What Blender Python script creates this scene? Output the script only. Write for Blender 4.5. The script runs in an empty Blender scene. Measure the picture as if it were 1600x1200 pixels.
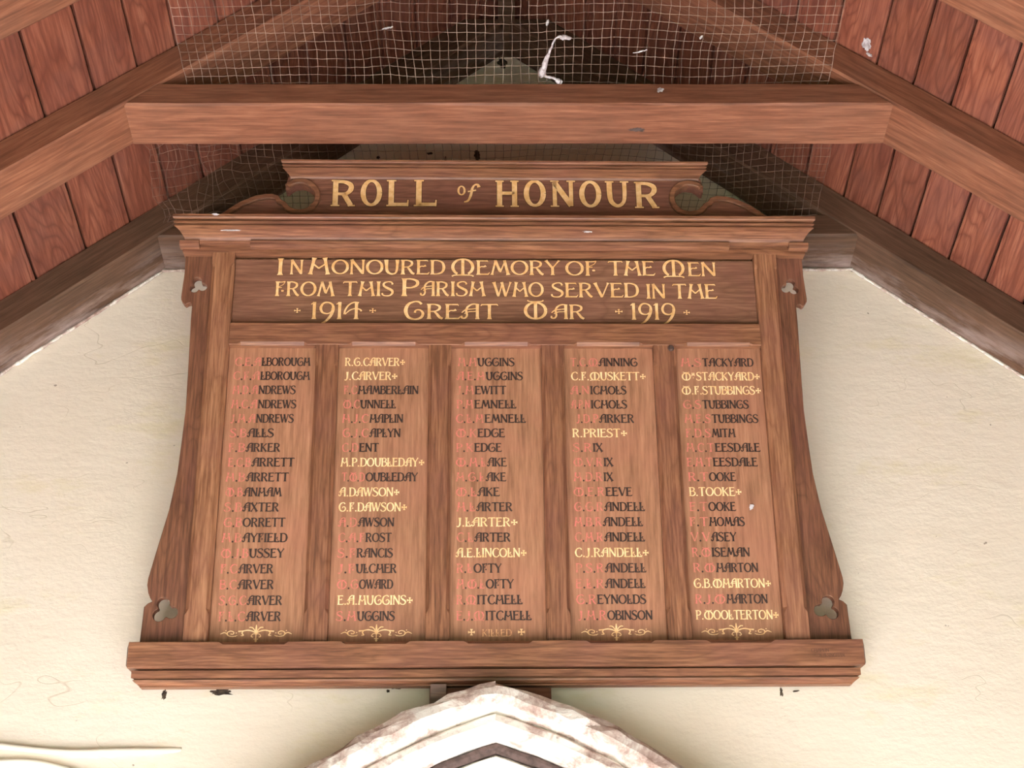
import bpy, bmesh, math, random
from mathutils import Vector, Matrix, noise

random.seed(7)
sc = bpy.context.scene
COL = sc.collection
PI = math.pi

# ------------------------------------------------------------------ camera
cam_d = bpy.data.cameras.new('camera')
cam_d.sensor_width = 36.0
cam_d.lens = 51.75
cam_d.clip_start = 0.05
cam = bpy.data.objects.new('camera', cam_d)
COL.objects.link(cam)
FW = Vector((0.01132404, 0.77548937, 0.63125906))
RT = Vector((0.99993258, -0.00715922, -0.00914264))
UP = Vector((0.0025707, -0.63132003, 0.77551815))
cam.matrix_world = Matrix(((RT.x, UP.x, -FW.x, -0.0435), (RT.y, UP.y, -FW.y, -3.479),
                           (RT.z, UP.z, -FW.z, 1.6), (0, 0, 0, 1)))
sc.camera = cam

# ------------------------------------------------------------------ world, sun, exposure
w = bpy.data.worlds.new('sky')
sc.world = w
w.use_nodes = True
nt = w.node_tree
bg = nt.nodes['Background']
sky = nt.nodes.new('ShaderNodeTexSky')
sky.sky_type = 'NISHITA'
sky.sun_disc = False
sky.sun_elevation = math.radians(28)
sky.sun_rotation = math.radians(160)
sky.dust_density = 2.0
nt.links.new(sky.outputs[0], bg.inputs[0])
bg.inputs[1].default_value = 0.15

sun_d = bpy.data.lights.new('sun', 'SUN')
sun_d.energy = 6.0
sun_d.angle = math.radians(0.6)
sun_d.color = (0.98, 1.0, 1.08)
sun = bpy.data.objects.new('sun', sun_d)
COL.objects.link(sun)
sun.rotation_euler = Vector((-0.08, 1.0, -0.53)).to_track_quat('-Z', 'Y').to_euler()

sc.view_settings.view_transform = 'Standard'
sc.view_settings.look = 'None'
sc.view_settings.gamma = 1.0
sc.view_settings.use_curve_mapping = False
sc.view_settings.exposure = 3.75
sc.cycles.max_bounces = 8
sc.cycles.diffuse_bounces = 6


# ------------------------------------------------------------------ node helpers
def srgb(r, g, b):
    f = lambda c: (c / 255.0 / 12.92) if c <= 10 else ((c / 255.0 + 0.055) / 1.055) ** 2.4
    return (f(r), f(g), f(b), 1.0)


class NT:
    def __init__(self, name):
        self.m = bpy.data.materials.new(name)
        self.m.use_nodes = True
        self.t = self.m.node_tree
        self.b = self.t.nodes['Principled BSDF']

    def n(self, typ, **kw):
        o = self.t.nodes.new(typ)
        for k, v in kw.items():
            setattr(o, k, v)
        return o

    def l(self, a, b):
        self.t.links.new(a, b)

    def math(self, op, a, b=None, c=None, clamp=False):
        o = self.n('ShaderNodeMath', operation=op, use_clamp=clamp)
        for i, v in enumerate((a, b, c)):
            if v is None:
                continue
            if isinstance(v, (int, float)):
                o.inputs[i].default_value = v
            else:
                self.l(v, o.inputs[i])
        return o.outputs[0]

    def noise(self, vec, scale, detail=4, rough=0.55, dist=0.0):
        o = self.n('ShaderNodeTexNoise')
        self.l(vec, o.inputs['Vector'])
        o.inputs['Scale'].default_value = scale
        o.inputs['Detail'].default_value = detail
        o.inputs['Roughness'].default_value = rough
        o.inputs['Distortion'].default_value = dist
        return o.outputs['Fac']

    def ramp(self, fac, stops):
        o = self.n('ShaderNodeValToRGB')
        e = o.color_ramp.elements
        while len(e) < len(stops):
            e.new(0.5)
        for el, (p, c) in zip(e, stops):
            el.position = p
            el.color = c if len(c) == 4 else (*c, 1)
        self.l(fac, o.inputs[0])
        return o.outputs[0]

    def mix(self, fac, a, b, mode='MIX'):
        o = self.n('ShaderNodeMix', data_type='RGBA', blend_type=mode)
        for s, v in ((o.inputs[0], fac), (o.inputs[6], a), (o.inputs[7], b)):
            if isinstance(v, (int, float)):
                s.default_value = v
            elif isinstance(v, tuple):
                s.default_value = v
            else:
                self.l(v, s)
        return o.outputs[2]

    def bump(self, h, strength, dist=0.01, chain=None):
        o = self.n('ShaderNodeBump')
        o.inputs['Strength'].default_value = strength
        o.inputs['Distance'].default_value = dist
        self.l(h, o.inputs['Height'])
        if chain:
            self.l(chain, o.inputs['Normal'])
        return o.outputs[0]

    def coords(self, rnd=True):
        tc = self.n('ShaderNodeTexCoord')
        if not rnd:
            return tc.outputs['Object']
        oi = self.n('ShaderNodeObjectInfo')
        vm = self.n('ShaderNodeVectorMath', operation='MULTIPLY_ADD')
        cx = self.n('ShaderNodeCombineXYZ')
        for i in range(3):
            self.l(oi.outputs['Random'], cx.inputs[i])
        self.l(cx.outputs[0], vm.inputs[0])
        vm.inputs[1].default_value = (13.7, 7.9, 21.3)
        self.l(tc.outputs['Object'], vm.inputs[2])
        return vm.outputs[0]

    def stretch(self, vec, s):
        o = self.n('ShaderNodeMapping')
        o.inputs['Scale'].default_value = s
        self.l(vec, o.inputs['Vector'])
        return o.outputs[0]


def wood(name, axis, dark, mid, light, rings=14, ring_amt=0.55, tint=None, tint_amt=0.35,
         rough=0.5, fleck=0.5, worn=None, stretch=14.0, rs=2.2, var=0.12, spec=0.35, bscale=3.4):
    """procedural timber with the grain along local axis 0/1/2"""
    k = NT(name)
    v = k.coords()
    s = [stretch] * 3
    s[axis] = 1.0
    sv = k.stretch(v, tuple(s))
    base = k.noise(sv, bscale, 7, 0.66)
    rn = k.noise(k.stretch(v, tuple([rs * 2.6 if i != axis else rs * 0.42 for i in range(3)])), 1.0, 2, 0.4, 0.3)
    ring = k.math('PINGPONG', k.math('MULTIPLY', rn, float(rings)), 0.5)
    ring = k.math('MULTIPLY', ring, 2.0)
    s2 = [210.0] * 3
    s2[axis] = 9.0
    pores = k.noise(k.stretch(v, tuple(s2)), 1.0, 3, 0.6)
    col = k.ramp(base, [(0.28, dark), (0.5, mid), (0.72, light)])
    rl = k.math('POWER', ring, 3.0)
    col = k.mix(k.math('MULTIPLY', rl, ring_amt), col, dark)
    pf = k.ramp(pores, [(0.38, (0, 0, 0, 1)), (0.56, (1, 1, 1, 1))])
    col = k.mix(k.math('MULTIPLY', k.math('SUBTRACT', 1.0, pf), fleck), col, dark)
    blot = k.noise(v, 5.0, 4, 0.6)
    if tint:
        tf = k.ramp(blot, [(0.42, (0, 0, 0, 1)), (0.68, (1, 1, 1, 1))])
        col = k.mix(k.math('MULTIPLY', tf, tint_amt), col, tint)
    if worn:
        wf = k.noise(k.stretch(v, tuple([9.0 if i != axis else 2.0 for i in range(3)])), 1.0, 7, 0.7)
        sp_ = k.n('ShaderNodeSeparateXYZ')
        k.l(k.coords(False), sp_.inputs[0])
        my = k.math('MULTIPLY', k.math('SUBTRACT', sp_.outputs[1], 0.02), 9.0, clamp=True)
        mz = k.math('LESS_THAN', sp_.outputs[2], 0.02)
        worn = (worn[0], k.math('MULTIPLY', k.math('MULTIPLY', my, mz), worn[1]))
        wf = k.ramp(wf, [(0.47, (0, 0, 0, 1)), (0.68, (1, 1, 1, 1))])
        col = k.mix(k.math('MULTIPLY', wf, worn[1]), col, worn[0])
    oi = k.n('ShaderNodeObjectInfo')
    hs = k.n('ShaderNodeHueSaturation')
    k.l(col, hs.inputs['Color'])
    k.l(k.math('MULTIPLY_ADD', oi.outputs['Random'], var * 2, 1.0 - var), hs.inputs['Value'])
    k.l(hs.outputs[0], k.b.inputs['Base Color'])
    k.b.inputs['Roughness'].default_value = rough
    k.b.inputs['Specular IOR Level'].default_value = spec
    bh = k.math('ADD', k.math('MULTIPLY', pores, 0.6), k.math('MULTIPLY', ring, 0.25))
    k.l(k.bump(bh, 0.35, 0.0015), k.b.inputs['Normal'])
    return k.m


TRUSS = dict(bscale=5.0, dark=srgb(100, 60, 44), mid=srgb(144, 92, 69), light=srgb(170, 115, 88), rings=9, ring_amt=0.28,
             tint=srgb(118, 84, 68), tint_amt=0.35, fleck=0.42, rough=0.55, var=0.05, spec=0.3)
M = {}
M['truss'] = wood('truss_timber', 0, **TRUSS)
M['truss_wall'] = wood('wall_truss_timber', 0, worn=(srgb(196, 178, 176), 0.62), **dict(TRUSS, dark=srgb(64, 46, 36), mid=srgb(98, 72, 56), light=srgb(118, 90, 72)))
M['plank'] = wood('stained_plank', 1, srgb(104, 54, 42), srgb(148, 88, 68), srgb(168, 108, 86), rings=18, ring_amt=0.75,
                  tint=srgb(114, 76, 72), tint_amt=0.35, fleck=0.5, rough=0.42, var=0.16, rs=3.2, spec=0.4)
OAK = dict(bscale=6.5, dark=srgb(84, 51, 35), mid=srgb(144, 97, 70), light=srgb(163, 115, 86), rings=14, ring_amt=0.42,
           tint=srgb(128, 80, 72), tint_amt=0.35, fleck=0.55, rough=0.45, var=0.04, rs=4.0, spec=0.35)
M['oak_x'] = wood('oak_along', 0, **OAK)
M['oak_y'] = wood('oak_upright', 1, **OAK)
M['wing'] = wood('oak_wing', 1, **dict(OAK, dark=srgb(74, 44, 32), mid=srgb(124, 82, 60), light=srgb(140, 96, 72)))
M['stile'] = wood('oak_stile', 1, **dict(OAK, dark=srgb(100, 62, 42), mid=srgb(158, 110, 80), light=srgb(176, 128, 96)))
M['crest'] = wood('oak_crest', 0, **dict(OAK, dark=srgb(92, 58, 46), mid=srgb(132, 88, 70), light=srgb(152, 106, 86)))
M['headp'] = wood('oak_heading', 0, **dict(OAK, dark=srgb(96, 64, 48), mid=srgb(138, 98, 76), light=srgb(156, 114, 90)))
M['namep'] = wood('oak_panel', 1, **dict(OAK, dark=srgb(122, 84, 62), mid=srgb(164, 116, 88), light=srgb(184, 136, 106),
                                         tint=srgb(174, 114, 94), tint_amt=0.4, fleck=0.4, rings=10, ring_amt=0.25))
M['block'] = wood('block_wood', 0, **dict(OAK, dark=srgb(84, 52, 40), mid=srgb(120, 84, 68), light=srgb(140, 104, 88)))


def flat(name, c, rough=0.6, metal=0.0, ns=0.0, c2=None, scale=60.0, lo=0.4, hi=0.6):
    k = NT(name)
    if c2:
        f = k.noise(k.coords(), scale, 5, 0.65)
        col = k.mix(k.ramp(f, [(lo, (0, 0, 0, 1)), (hi, (1, 1, 1, 1))]), c, c2)
        k.l(col, k.b.inputs['Base Color'])
        k.l(k.bump(f, 0.3, 0.002), k.b.inputs['Normal'])
    else:
        k.b.inputs['Base Color'].default_value = c
    k.b.inputs['Roughness'].default_value = rough
    k.b.inputs['Metallic'].default_value = metal
    return k.m


M['gold'] = flat('gold_leaf', srgb(244, 202, 148), 0.5, 0.0, c2=srgb(228, 176, 114), scale=50)
M['gold_bright'] = flat('gold_leaf_bright', srgb(252, 218, 168), 0.5, 0.0, c2=srgb(238, 192, 134), scale=50)
M['outline'] = flat('dark_outline_paint', srgb(96, 52, 34), 0.7)
M['black'] = flat('black_paint', srgb(42, 30, 28), 0.6, c2=srgb(64, 44, 36), scale=90)
M['red'] = flat('faded_red_paint', srgb(214, 114, 106), 0.7, c2=srgb(180, 118, 92), scale=170, lo=0.44, hi=0.6)
M['net'] = flat('net_twine', srgb(164, 142, 128), 0.8, c2=srgb(112, 92, 82), scale=8)
M['net_shaded'] = flat('shaded_net_twine', srgb(132, 106, 92), 0.9, c2=srgb(96, 76, 66), scale=8)  # darker twine paints the shade on the net behind the collar
M['bare'] = flat('shade_and_gouge_grey', srgb(96, 78, 74), 0.95, c2=srgb(70, 56, 52), scale=40)  # grey for the painted shade of the arch groove, also the collar gouge
M['white'] = flat('chalky_white', srgb(206, 200, 204), 0.9, c2=srgb(160, 146, 148), scale=60)
M['dark'] = flat('dark_crumbled_hole', srgb(44, 34, 30), 0.95, c2=srgb(92, 76, 62), scale=90)
M['roofskin'] = flat('roof_skin', srgb(50, 32, 26), 0.9)
M['cable'] = flat('painted_cable', srgb(236, 226, 208), 0.6)
M['nail'] = flat('old_iron', srgb(58, 46, 44), 0.6, c2=srgb(96, 70, 60), scale=120)


def plaster():
    k = NT('cream_plaster')
    v = k.coords(False)
    a = k.noise(v, 1.3, 4, 0.6)
    col = k.ramp(a, [(0.35, srgb(241, 227, 210)), (0.65, srgb(246, 233, 218))])
    y = k.noise(k.stretch(v, (1.0, 1.0, 2.4)), 2.6, 6, 0.68)
    col = k.mix(k.math('MULTIPLY', k.ramp(y, [(0.56, (0, 0, 0, 1)), (0.7, (1, 1, 1, 1))]), 0.4), col, srgb(226, 212, 158))
    # hairline cracks: thin contour lines, only here and there
    c = k.noise(k.stretch(v, (1.0, 1.0, 2.6)), 1.5, 3, 0.5, 0.3)
    cr = k.math('ABSOLUTE', k.math('SUBTRACT', c, 0.5))
    cr = k.math('SUBTRACT', 1.0, k.math('DIVIDE', cr, 0.0022, clamp=True))
    msk = k.ramp(k.noise(v, 2.1, 2, 0.5), [(0.52, (0, 0, 0, 1)), (0.6, (1, 1, 1, 1))])
    cr = k.math('MULTIPLY', cr, msk)
    col = k.mix(k.math('MULTIPLY', cr, 0.32), col, srgb(176, 156, 116))
    sp = k.ramp(k.noise(v, 38.0, 2, 0.5), [(0.745, (0, 0, 0, 1)), (0.77, (1, 1, 1, 1))])
    col = k.mix(k.math('MULTIPLY', sp, 0.7), col, srgb(130, 104, 84))
    k.l(col, k.b.inputs['Base Color'])
    k.b.inputs['Roughness'].default_value = 0.85
    h = k.math('ADD', k.math('MULTIPLY', k.noise(k.stretch(v, (1, 1, 1.8)), 9.0, 7, 0.62), 1.0),
               k.math('MULTIPLY', k.noise(v, 90.0, 3, 0.6), 0.12))
    h = k.math('SUBTRACT', h, k.math('MULTIPLY', cr, 0.12))
    k.l(k.bump(h, 0.32, 0.014), k.b.inputs['Normal'])
    return k.m


M['plaster'] = plaster()
M['rubble'] = flat('bare_stone', srgb(84, 76, 68), 0.95, c2=srgb(66, 60, 54), scale=6)


def limewash():
    k = NT('flaking_limewash')
    v = k.coords(False)
    f = k.noise(v, 16.0, 9, 0.72, 0.4)
    g = k.noise(v, 5.0, 4, 0.6)
    col = k.ramp(k.math('ADD', k.math('MULTIPLY', f, 0.6), k.math('MULTIPLY', g, 0.4)),
                 [(0.38, srgb(150, 122, 112)), (0.46, srgb(196, 172, 162)), (0.54, srgb(240, 232, 224)), (1.0, srgb(250, 246, 240))])
    sp = k.ramp(k.noise(v, 60.0, 4, 0.7), [(0.66, (0, 0, 0, 1)), (0.72, (1, 1, 1, 1))])
    col = k.mix(k.math('MULTIPLY', sp, 0.6), col, srgb(120, 106, 96))
    k.l(col, k.b.inputs['Base Color'])
    k.b.inputs['Roughness'].default_value = 0.85
    k.l(k.bump(f, 0.5, 0.012), k.b.inputs['Normal'])
    return k.m


M['lime'] = limewash()


def paving():
    k = NT('pale_stone_floor')
    v = k.coords(False)
    f = k.noise(v, 2.0, 6, 0.6)
    k.l(k.ramp(f, [(0.3, srgb(206, 203, 196)), (0.7, srgb(230, 227, 220))]), k.b.inputs['Base Color'])
    k.b.inputs['Roughness'].default_value = 0.9
    return k.m


M['floor'] = paving()
M['ground'] = flat('unseen_dark_grass', srgb(84, 96, 52), 0.95, c2=srgb(64, 78, 40), scale=30)


# ------------------------------------------------------------------ object helpers
def link(name, mesh, mats, parent=None, smooth=False):
    o = bpy.data.objects.new(name, mesh)
    for m in (mats if isinstance(mats, (list, tuple)) else [mats]):
        mesh.materials.append(m)
    if smooth:
        for p in mesh.polygons:
            p.use_smooth = True
    COL.objects.link(o)
    if parent:
        o.parent = parent
    return o


def mesh_of(verts, faces, name='m', midx=None):
    me = bpy.data.meshes.new(name)
    me.from_pydata([tuple(v) for v in verts], [], faces)
    if midx:
        for p, i in zip(me.polygons, midx):
            p.material_index = i
    bm = bmesh.new()
    bm.from_mesh(me)
    bmesh.ops.recalc_face_normals(bm, faces=bm.faces)
    bm.to_mesh(me)
    bm.free()
    me.update()
    return me


def tag(o, label=None, cat=None, group=None, kind=None):
    if label: o['label'] = label
    if cat: o['category'] = cat
    if group: o['group'] = group
    if kind: o['kind'] = kind
    return o


def empty(name, loc=(0, 0, 0)):
    e = bpy.data.objects.new(name, None)
    e.empty_display_size = 0.1
    e.location = loc
    COL.objects.link(e)
    return e


def loft(sections):
    """closed rings of equal length -> capped solid"""
    n = len(sections[0])
    V = [p for s in sections for p in s]
    F = []
    for i in range(len(sections) - 1):
        for j in range(n):
            a, b = i * n + j, i * n + (j + 1) % n
            F.append((a, b, b + n, a + n))
    F.append(tuple(range(n)))
    F.append(tuple((len(sections) - 1) * n + j for j in range(n)))
    return V, F


def box(x0, x1, y0, y1, z0, z1):
    V = [(x, y, z) for x in (x0, x1) for y in (y0, y1) for z in (z0, z1)]
    F = [(0, 1, 3, 2), (4, 6, 7, 5), (0, 4, 5, 1), (2, 3, 7, 6), (0, 2, 6, 4), (1, 5, 7, 3)]
    return V, F


def join(parts):
    V, F = [], []
    for v, f in parts:
        k = len(V)
        V += list(v)
        F += [tuple(i + k for i in q) for q in f]
    return V, F


def tube(pts, r, n=6, closed=False):
    P = [Vector(p) for p in pts]
    rings = []
    for i, p in enumerate(P):
        d = (P[min(i + 1, len(P) - 1)] - P[max(i - 1, 0)]).normalized()
        a = d.cross(Vector((0.13, 0.97, 0.2))).normalized()
        b = d.cross(a)
        rr = r[i] if isinstance(r, (list, tuple)) else r
        rings.append([p + (a * math.cos(2 * PI * k / n) + b * math.sin(2 * PI * k / n)) * rr for k in range(n)])
    return loft(rings)


def fillshape(outer, holes, w0, w1, name='s', bevel=0.0):
    """flat shape with holes, extruded from w0 to w1 (local z)"""
    cu = bpy.data.curves.new(name, 'CURVE')
    cu.dimensions = '2D'
    cu.fill_mode = 'BOTH'
    cu.extrude = (w1 - w0) / 2 - bevel
    cu.bevel_depth = bevel
    cu.offset = -bevel
    for loop in [outer] + list(holes):
        s = cu.splines.new('POLY')
        s.points.add(len(loop) - 1)
        for p, q in zip(s.points, loop):
            p.co = (q[0], q[1], 0, 1)
        s.use_cyclic_u = True
    ob = bpy.data.objects.new(name, cu)
    COL.objects.link(ob)
    dg = bpy.context.evaluated_depsgraph_get()
    me = bpy.data.meshes.new_from_object(ob.evaluated_get(dg))
    bpy.data.objects.remove(ob)
    bpy.data.curves.remove(cu)
    me.transform(Matrix.Translation((0, 0, (w0 + w1) / 2)))
    me.materials.clear()
    return me

NAMES = [
    """C.E.A|LBOROUGH -7287 -6541 -5189
C.F.A|LBOROUGH -7313 -6552 -5188
H.D.A|NDREWS -7303 -6581 -5558
H.C.A|NDREWS -7311 -6574 -5520
J.H.A|NDREWS -7300 -6601 -5570
S.B|ALLS -7291 -6821 -6090
F.B|ARKER -7315 -6830 -5894
E.C.B|ARRETT -7288 -6650 -5492
H.B|ARRETT -7328 -6778 -5626
w.B|ANHAM -7300 -6821 -5793
S.B|AXTER -7307 -6813 -5841
G.B|ORRETT -7295 -6786 -5649
H.B|AYFIELD -7318 -6777 -5577
w.J.B|USSEY -7307 -6567 -5640
F.C|ARVER -7296 -6827 -5905
B.C|ARVER -7285 -6818 -5866
S.G.C|ARVER -7273 -6542 -5627
F.L.C|ARVER -7261 -6549 -5639""",
    """R.G.CARVER+ -4227 -2531
J.CARVER+ -4230 -2737
F.C|HAMBERLAIN -4233 -3844 -2161
w.C|UNNELL -4236 -3760 -2773
H.J.C|HAPLIN -4256 -3501 -2570
G.J.C|APLYN -4224 -3490 -2633
C.D|ENT -4226 -3757 -3217
H.P.DOUBLEDAY+ -4246 -1956
T.w.D|OUBLEDAY -4196 -3558 -2141
A.DAWSON+ -4267 -2616
G.F.DAWSON+ -4252 -2403
A.D|AWSON -4254 -3726 -2754
C.A.F|ROST -4238 -3509 -2813
S.F|RANCIS -4240 -3733 -2770
J.F|ULCHER -4225 -3737 -2660
w.G|OWARD -4227 -3641 -2752
E.A.HUGGINS+ -4195 -2208
S.H|UGGINS -4213 -3665 -2684""",
    """H.H|UGGINS -1082 -526 514
A.E.H|UGGINS -1116 -295 742
J.H|EWITT -1114 -598 273
P.H|EMNELL -1112 -616 553
C.L.H|EMNELL -1127 -334 813
w.K|EDGE -1125 -529 227
P.K|EDGE -1123 -617 136
w.H.L|AKE -1121 -268 272
H.G.L|AKE -1119 -305 251
w.L|AKE -1117 -531 74
H.L|ARTER -1098 -565 415
J.LARTER+ -1096 565
C.L|ARTER -1094 -617 355
A.E.LINCOLN+ -1109 793
R.L|OFTY -1090 -634 110
H.w.L|OFTY -1089 -314 427
R.m|ITCHELL -1087 -551 657
E.J.m|ITCHELL -1085 -334 886""",
    """T.C.m|ANNING 2077 2869 3969
C.F.mUSKETT+ 2084 4202
A.N|ICHOLS 2055 2609 3627
A.P.N|ICHOLS 2062 2613 3627
J.D.P|ARKER 2192 2829 3804
R.PRIEST+ 2075 3610
S.R|IX 2081 2625 2906
w.V.R|IX 2087 2909 3172
H.D.R|IX 2075 2894 3155
w.E.R|EEVE 2064 2931 3660
G.G.R|ANDELL 2070 2882 3988
H.B.R|ANDELL 2058 2832 3917
C.H.R|ANDELL 2064 2852 3949
C.J.RANDELL+ 2053 4049
P.S.R|ANDELL 2058 2839 3944
E.L.R|ANDELL 2047 2825 3908
G.R|EYNOLDS 2052 2608 3905
J.H.R|OBINSON 2091 2862 4053""",
    """H.S|TACKYARD 5178 5793 7241
w^STACKYARD+ 5191 7408
w.F.STUBBINGS+ 5167 7411
G.S|TUBBINGS 5178 5714 7019
H.E.S|TUBBINGS 5189 5954 7254
F.D.S|MITH 5201 5927 6583
H.C.T|EESDALE 5194 5988 7242
E.H.T|EESDALE 5188 5908 7139
R.T|OOKE 5197 5775 6510
B.TOOKE+ 5207 6653
E.T|OOKE 5183 5703 6450
F.T|HOMAS 5158 5694 6661
V.V|ASEY 5168 5718 6407
R.w|ISEMAN 5178 5708 6737
R.w|HARTON 5187 5801 6928
G.B.wHARTON+ 5180 7253
R.J.w|HARTON 5188 6017 7117
P.wOOLTERTON+ 5180 7387""",
]
HEAD = [
    ("I", -0.6307, -0.6033, 1.0648, 0.0537),
    ("N", -0.5907, -0.5505, 1.0671, 0.0474),
    ("H", -0.5396, -0.4738, 1.0673, 0.0537),
    ("ONOURED", -0.4720, -0.1442, 1.0680, 0.0476),
    ("m", -0.1295, -0.0597, 1.0647, 0.0559),
    ("EMORY", -0.0579, 0.1869, 1.0674, 0.0476),
    ("OF", 0.1998, 0.2939, 1.0659, 0.0476),
    ("THE", 0.3235, 0.4603, 1.0665, 0.0477),
    ("m", 0.4804, 0.5471, 1.0627, 0.0562),
    ("EN", 0.5528, 0.6381, 1.0652, 0.0456),
    ("FROM", -0.6308, -0.4585, 0.9978, 0.0468),
    ("THIS", -0.4367, -0.2894, 0.9984, 0.0469),
    ("P", -0.2749, -0.2184, 0.9987, 0.0572),
    ("ARISH", -0.2166, -0.0287, 0.9991, 0.0470),
    ("WHO", -0.0086, 0.1377, 0.9976, 0.0471),
    ("SERVED", 0.1578, 0.4110, 0.9963, 0.0471),
    ("IN", 0.4292, 0.4880, 0.9928, 0.0471),
    ("THE", 0.5064, 0.6352, 0.9931, 0.0472),
    ("+", -0.5737, -0.5503, 0.9413, 0.0242),
    ("1914", -0.5280, -0.3801, 0.9255, 0.0543),
    ("+", -0.3606, -0.3371, 0.9418, 0.0242),
    ("G", -0.2626, -0.2029, 0.9241, 0.0585),
    ("REAT", -0.1993, 0.0074, 0.9264, 0.0484),
    ("w", 0.0782, 0.1473, 0.9270, 0.0586),
    ("AR", 0.1546, 0.2547, 0.9272, 0.0465),
    ("+", 0.3372, 0.3646, 0.9397, 0.0263),
    ("1919", 0.3804, 0.5120, 0.9259, 0.0526),
    ("+", 0.5327, 0.5566, 0.9382, 0.0243),
]
ROLL = [
    ("R", -0.4822, -0.4098, 1.2818, 0.0881),
    ("O", -0.3931, -0.3318, 1.2822, 0.0903),
    ("L", -0.3206, -0.2499, 1.2826, 0.0882),
    ("L", -0.2406, -0.1679, 1.2830, 0.0883),
    ("o", -0.1102, -0.0878, 1.3201, 0.0323),
    ("f", -0.0933, -0.0560, 1.2966, 0.0603),
    ("H", -0.0018, 0.0711, 1.2822, 0.0884),
    ("O", 0.0842, 0.1478, 1.2826, 0.0906),
    ("N", 0.1609, 0.2359, 1.2830, 0.0885),
    ("O", 0.2471, 0.3108, 1.2813, 0.0907),
    ("U", 0.3221, 0.3953, 1.2817, 0.0886),
    ("R", 0.4065, 0.4798, 1.2800, 0.0886),
]
# ------------------------------------------------------------------ roof numbers
W = 1.1187          # half width where collar meets rafter (underside)
AL = math.radians(44.77)
TA, CA, SA = math.tan(AL), math.cos(AL), math.sin(AL)
ZJ = 4.900          # underside height at that joint
HR = 0.1124         # rafter depth square to the slope
DD = 0.1554         # rafter thickness along the porch
FRONTS = [-0.1637, -0.6977, -1.2317, -1.7657, -2.2997, -2.8337, -3.3677]
YF = -4.6           # porch front
XS = 2.05           # side walls

# ------------------------------------------------------------------ setting
def arch_pts(R, off, cz, x0, z_bottom, n=24):
    """right half of a pointed arch from springing to apex, mirrored"""
    a1 = math.acos(off / R)
    pts = []
    for i in range(n + 1):
        t = a1 * i / n
        pts.append((x0 - off + R * math.cos(t), cz + R * math.sin(t)))
    return pts


AX = -0.045
OFF, CZ = 0.386, 2.0125
opn = arch_pts(1.27, OFF, CZ, AX, 0)
# the gable wall with the arched doorway left open
hole = [(2 * AX - x, z) for x, z in opn][:] + opn[::-1][1:]
hole = [(2 * AX - opn[0][0], 0.0)] + hole + [(opn[0][0], 0.0)]
zt = ZJ + W * TA + 0.2
wall_outer = [(-XS - 0.3, 0.0)] + hole + [(XS + 0.3, 0.0), (XS + 0.3, zt - (XS + 0.3) * TA), (0, zt), (-XS - 0.3, zt - (XS + 0.3) * TA)]
me = fillshape(wall_outer, [], 0, 0.3, 'wall')
me.transform(Matrix.Rotation(PI / 2, 4, 'X'))      # (x, y) -> (x, z); local z -> -y
me.transform(Matrix.Translation((0, 0.3, 0)))
wall = link('wall_back', me, M['plaster'])
tag(wall, 'cream painted plaster gable wall behind the wooden board', kind='structure')

for s, nm in ((-1, 'wall_left'), (1, 'wall_right')):
    V, F = box(s * XS, s * (XS + 0.3), YF, 0, 0, ZJ - (XS - W) * TA + 0.1)
    tag(link(nm, mesh_of(V, F), M['rubble']), 'bare stone side wall of the porch', kind='structure')
# porch front: unseen wall, opening set low to cut light on timber fronts
me = fillshape([(-XS - 0.3, 0), (-1.75, 0), (-1.75, 2.3), (1.75, 2.3), (1.75, 0), (XS + 0.3, 0),
                (XS + 0.3, zt - (XS + 0.3) * TA), (0, zt), (-XS - 0.3, zt - (XS + 0.3) * TA)], [], 0, 0.3, 'wf')
me.transform(Matrix.Rotation(PI / 2, 4, 'X'))
me.transform(Matrix.Translation((0, YF, 0)))
tag(link('unseen_wall_front', me, M['rubble']), 'unseen front wall of the porch, its wide opening set low to limit the light', kind='structure')
V, F = box(-XS, XS, YF, 0.3, -0.1, 0)
tag(link('floor', mesh_of(V, F), M['floor']), 'pale stone floor of the porch', kind='structure')
V, F = box(-30, 30, -40, YF, -0.3, -0.02)
tag(link('unseen_floor_outside', mesh_of(V, F), M['ground']), 'unseen short grass outside the porch', kind='structure')  # unseen ground, made dark grass to send less light onto upright faces
V, F = box(AX - 1.0, AX + 1.0, 0.31, 0.36, 0, 3.2)
tag(link('door_1', mesh_of(V, F), M['block']), 'oak door leaf below the arch', kind='structure')

# ceiling: outer skin and one object for each plank
ridge_z = ZJ + W * TA + HR / CA
skin = []
for s in (-1, 1):
    o, i = 0.045 / CA, 0.025 / CA
    sec = lambda y: [(0, y, ridge_z + i), (s * (XS + 0.3), y, ridge_z + i - (XS + 0.3) * TA),
                     (s * (XS + 0.3), y, ridge_z + o - (XS + 0.3) * TA), (0, y, ridge_z + o)]
    skin.append(loft([sec(YF - 0.3), sec(0.3)]))
ceil = link('ceiling', mesh_of(*join(skin)), M['roofskin'])
tag(ceil, 'sloping ceiling of stained boards over the porch', kind='structure')

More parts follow.
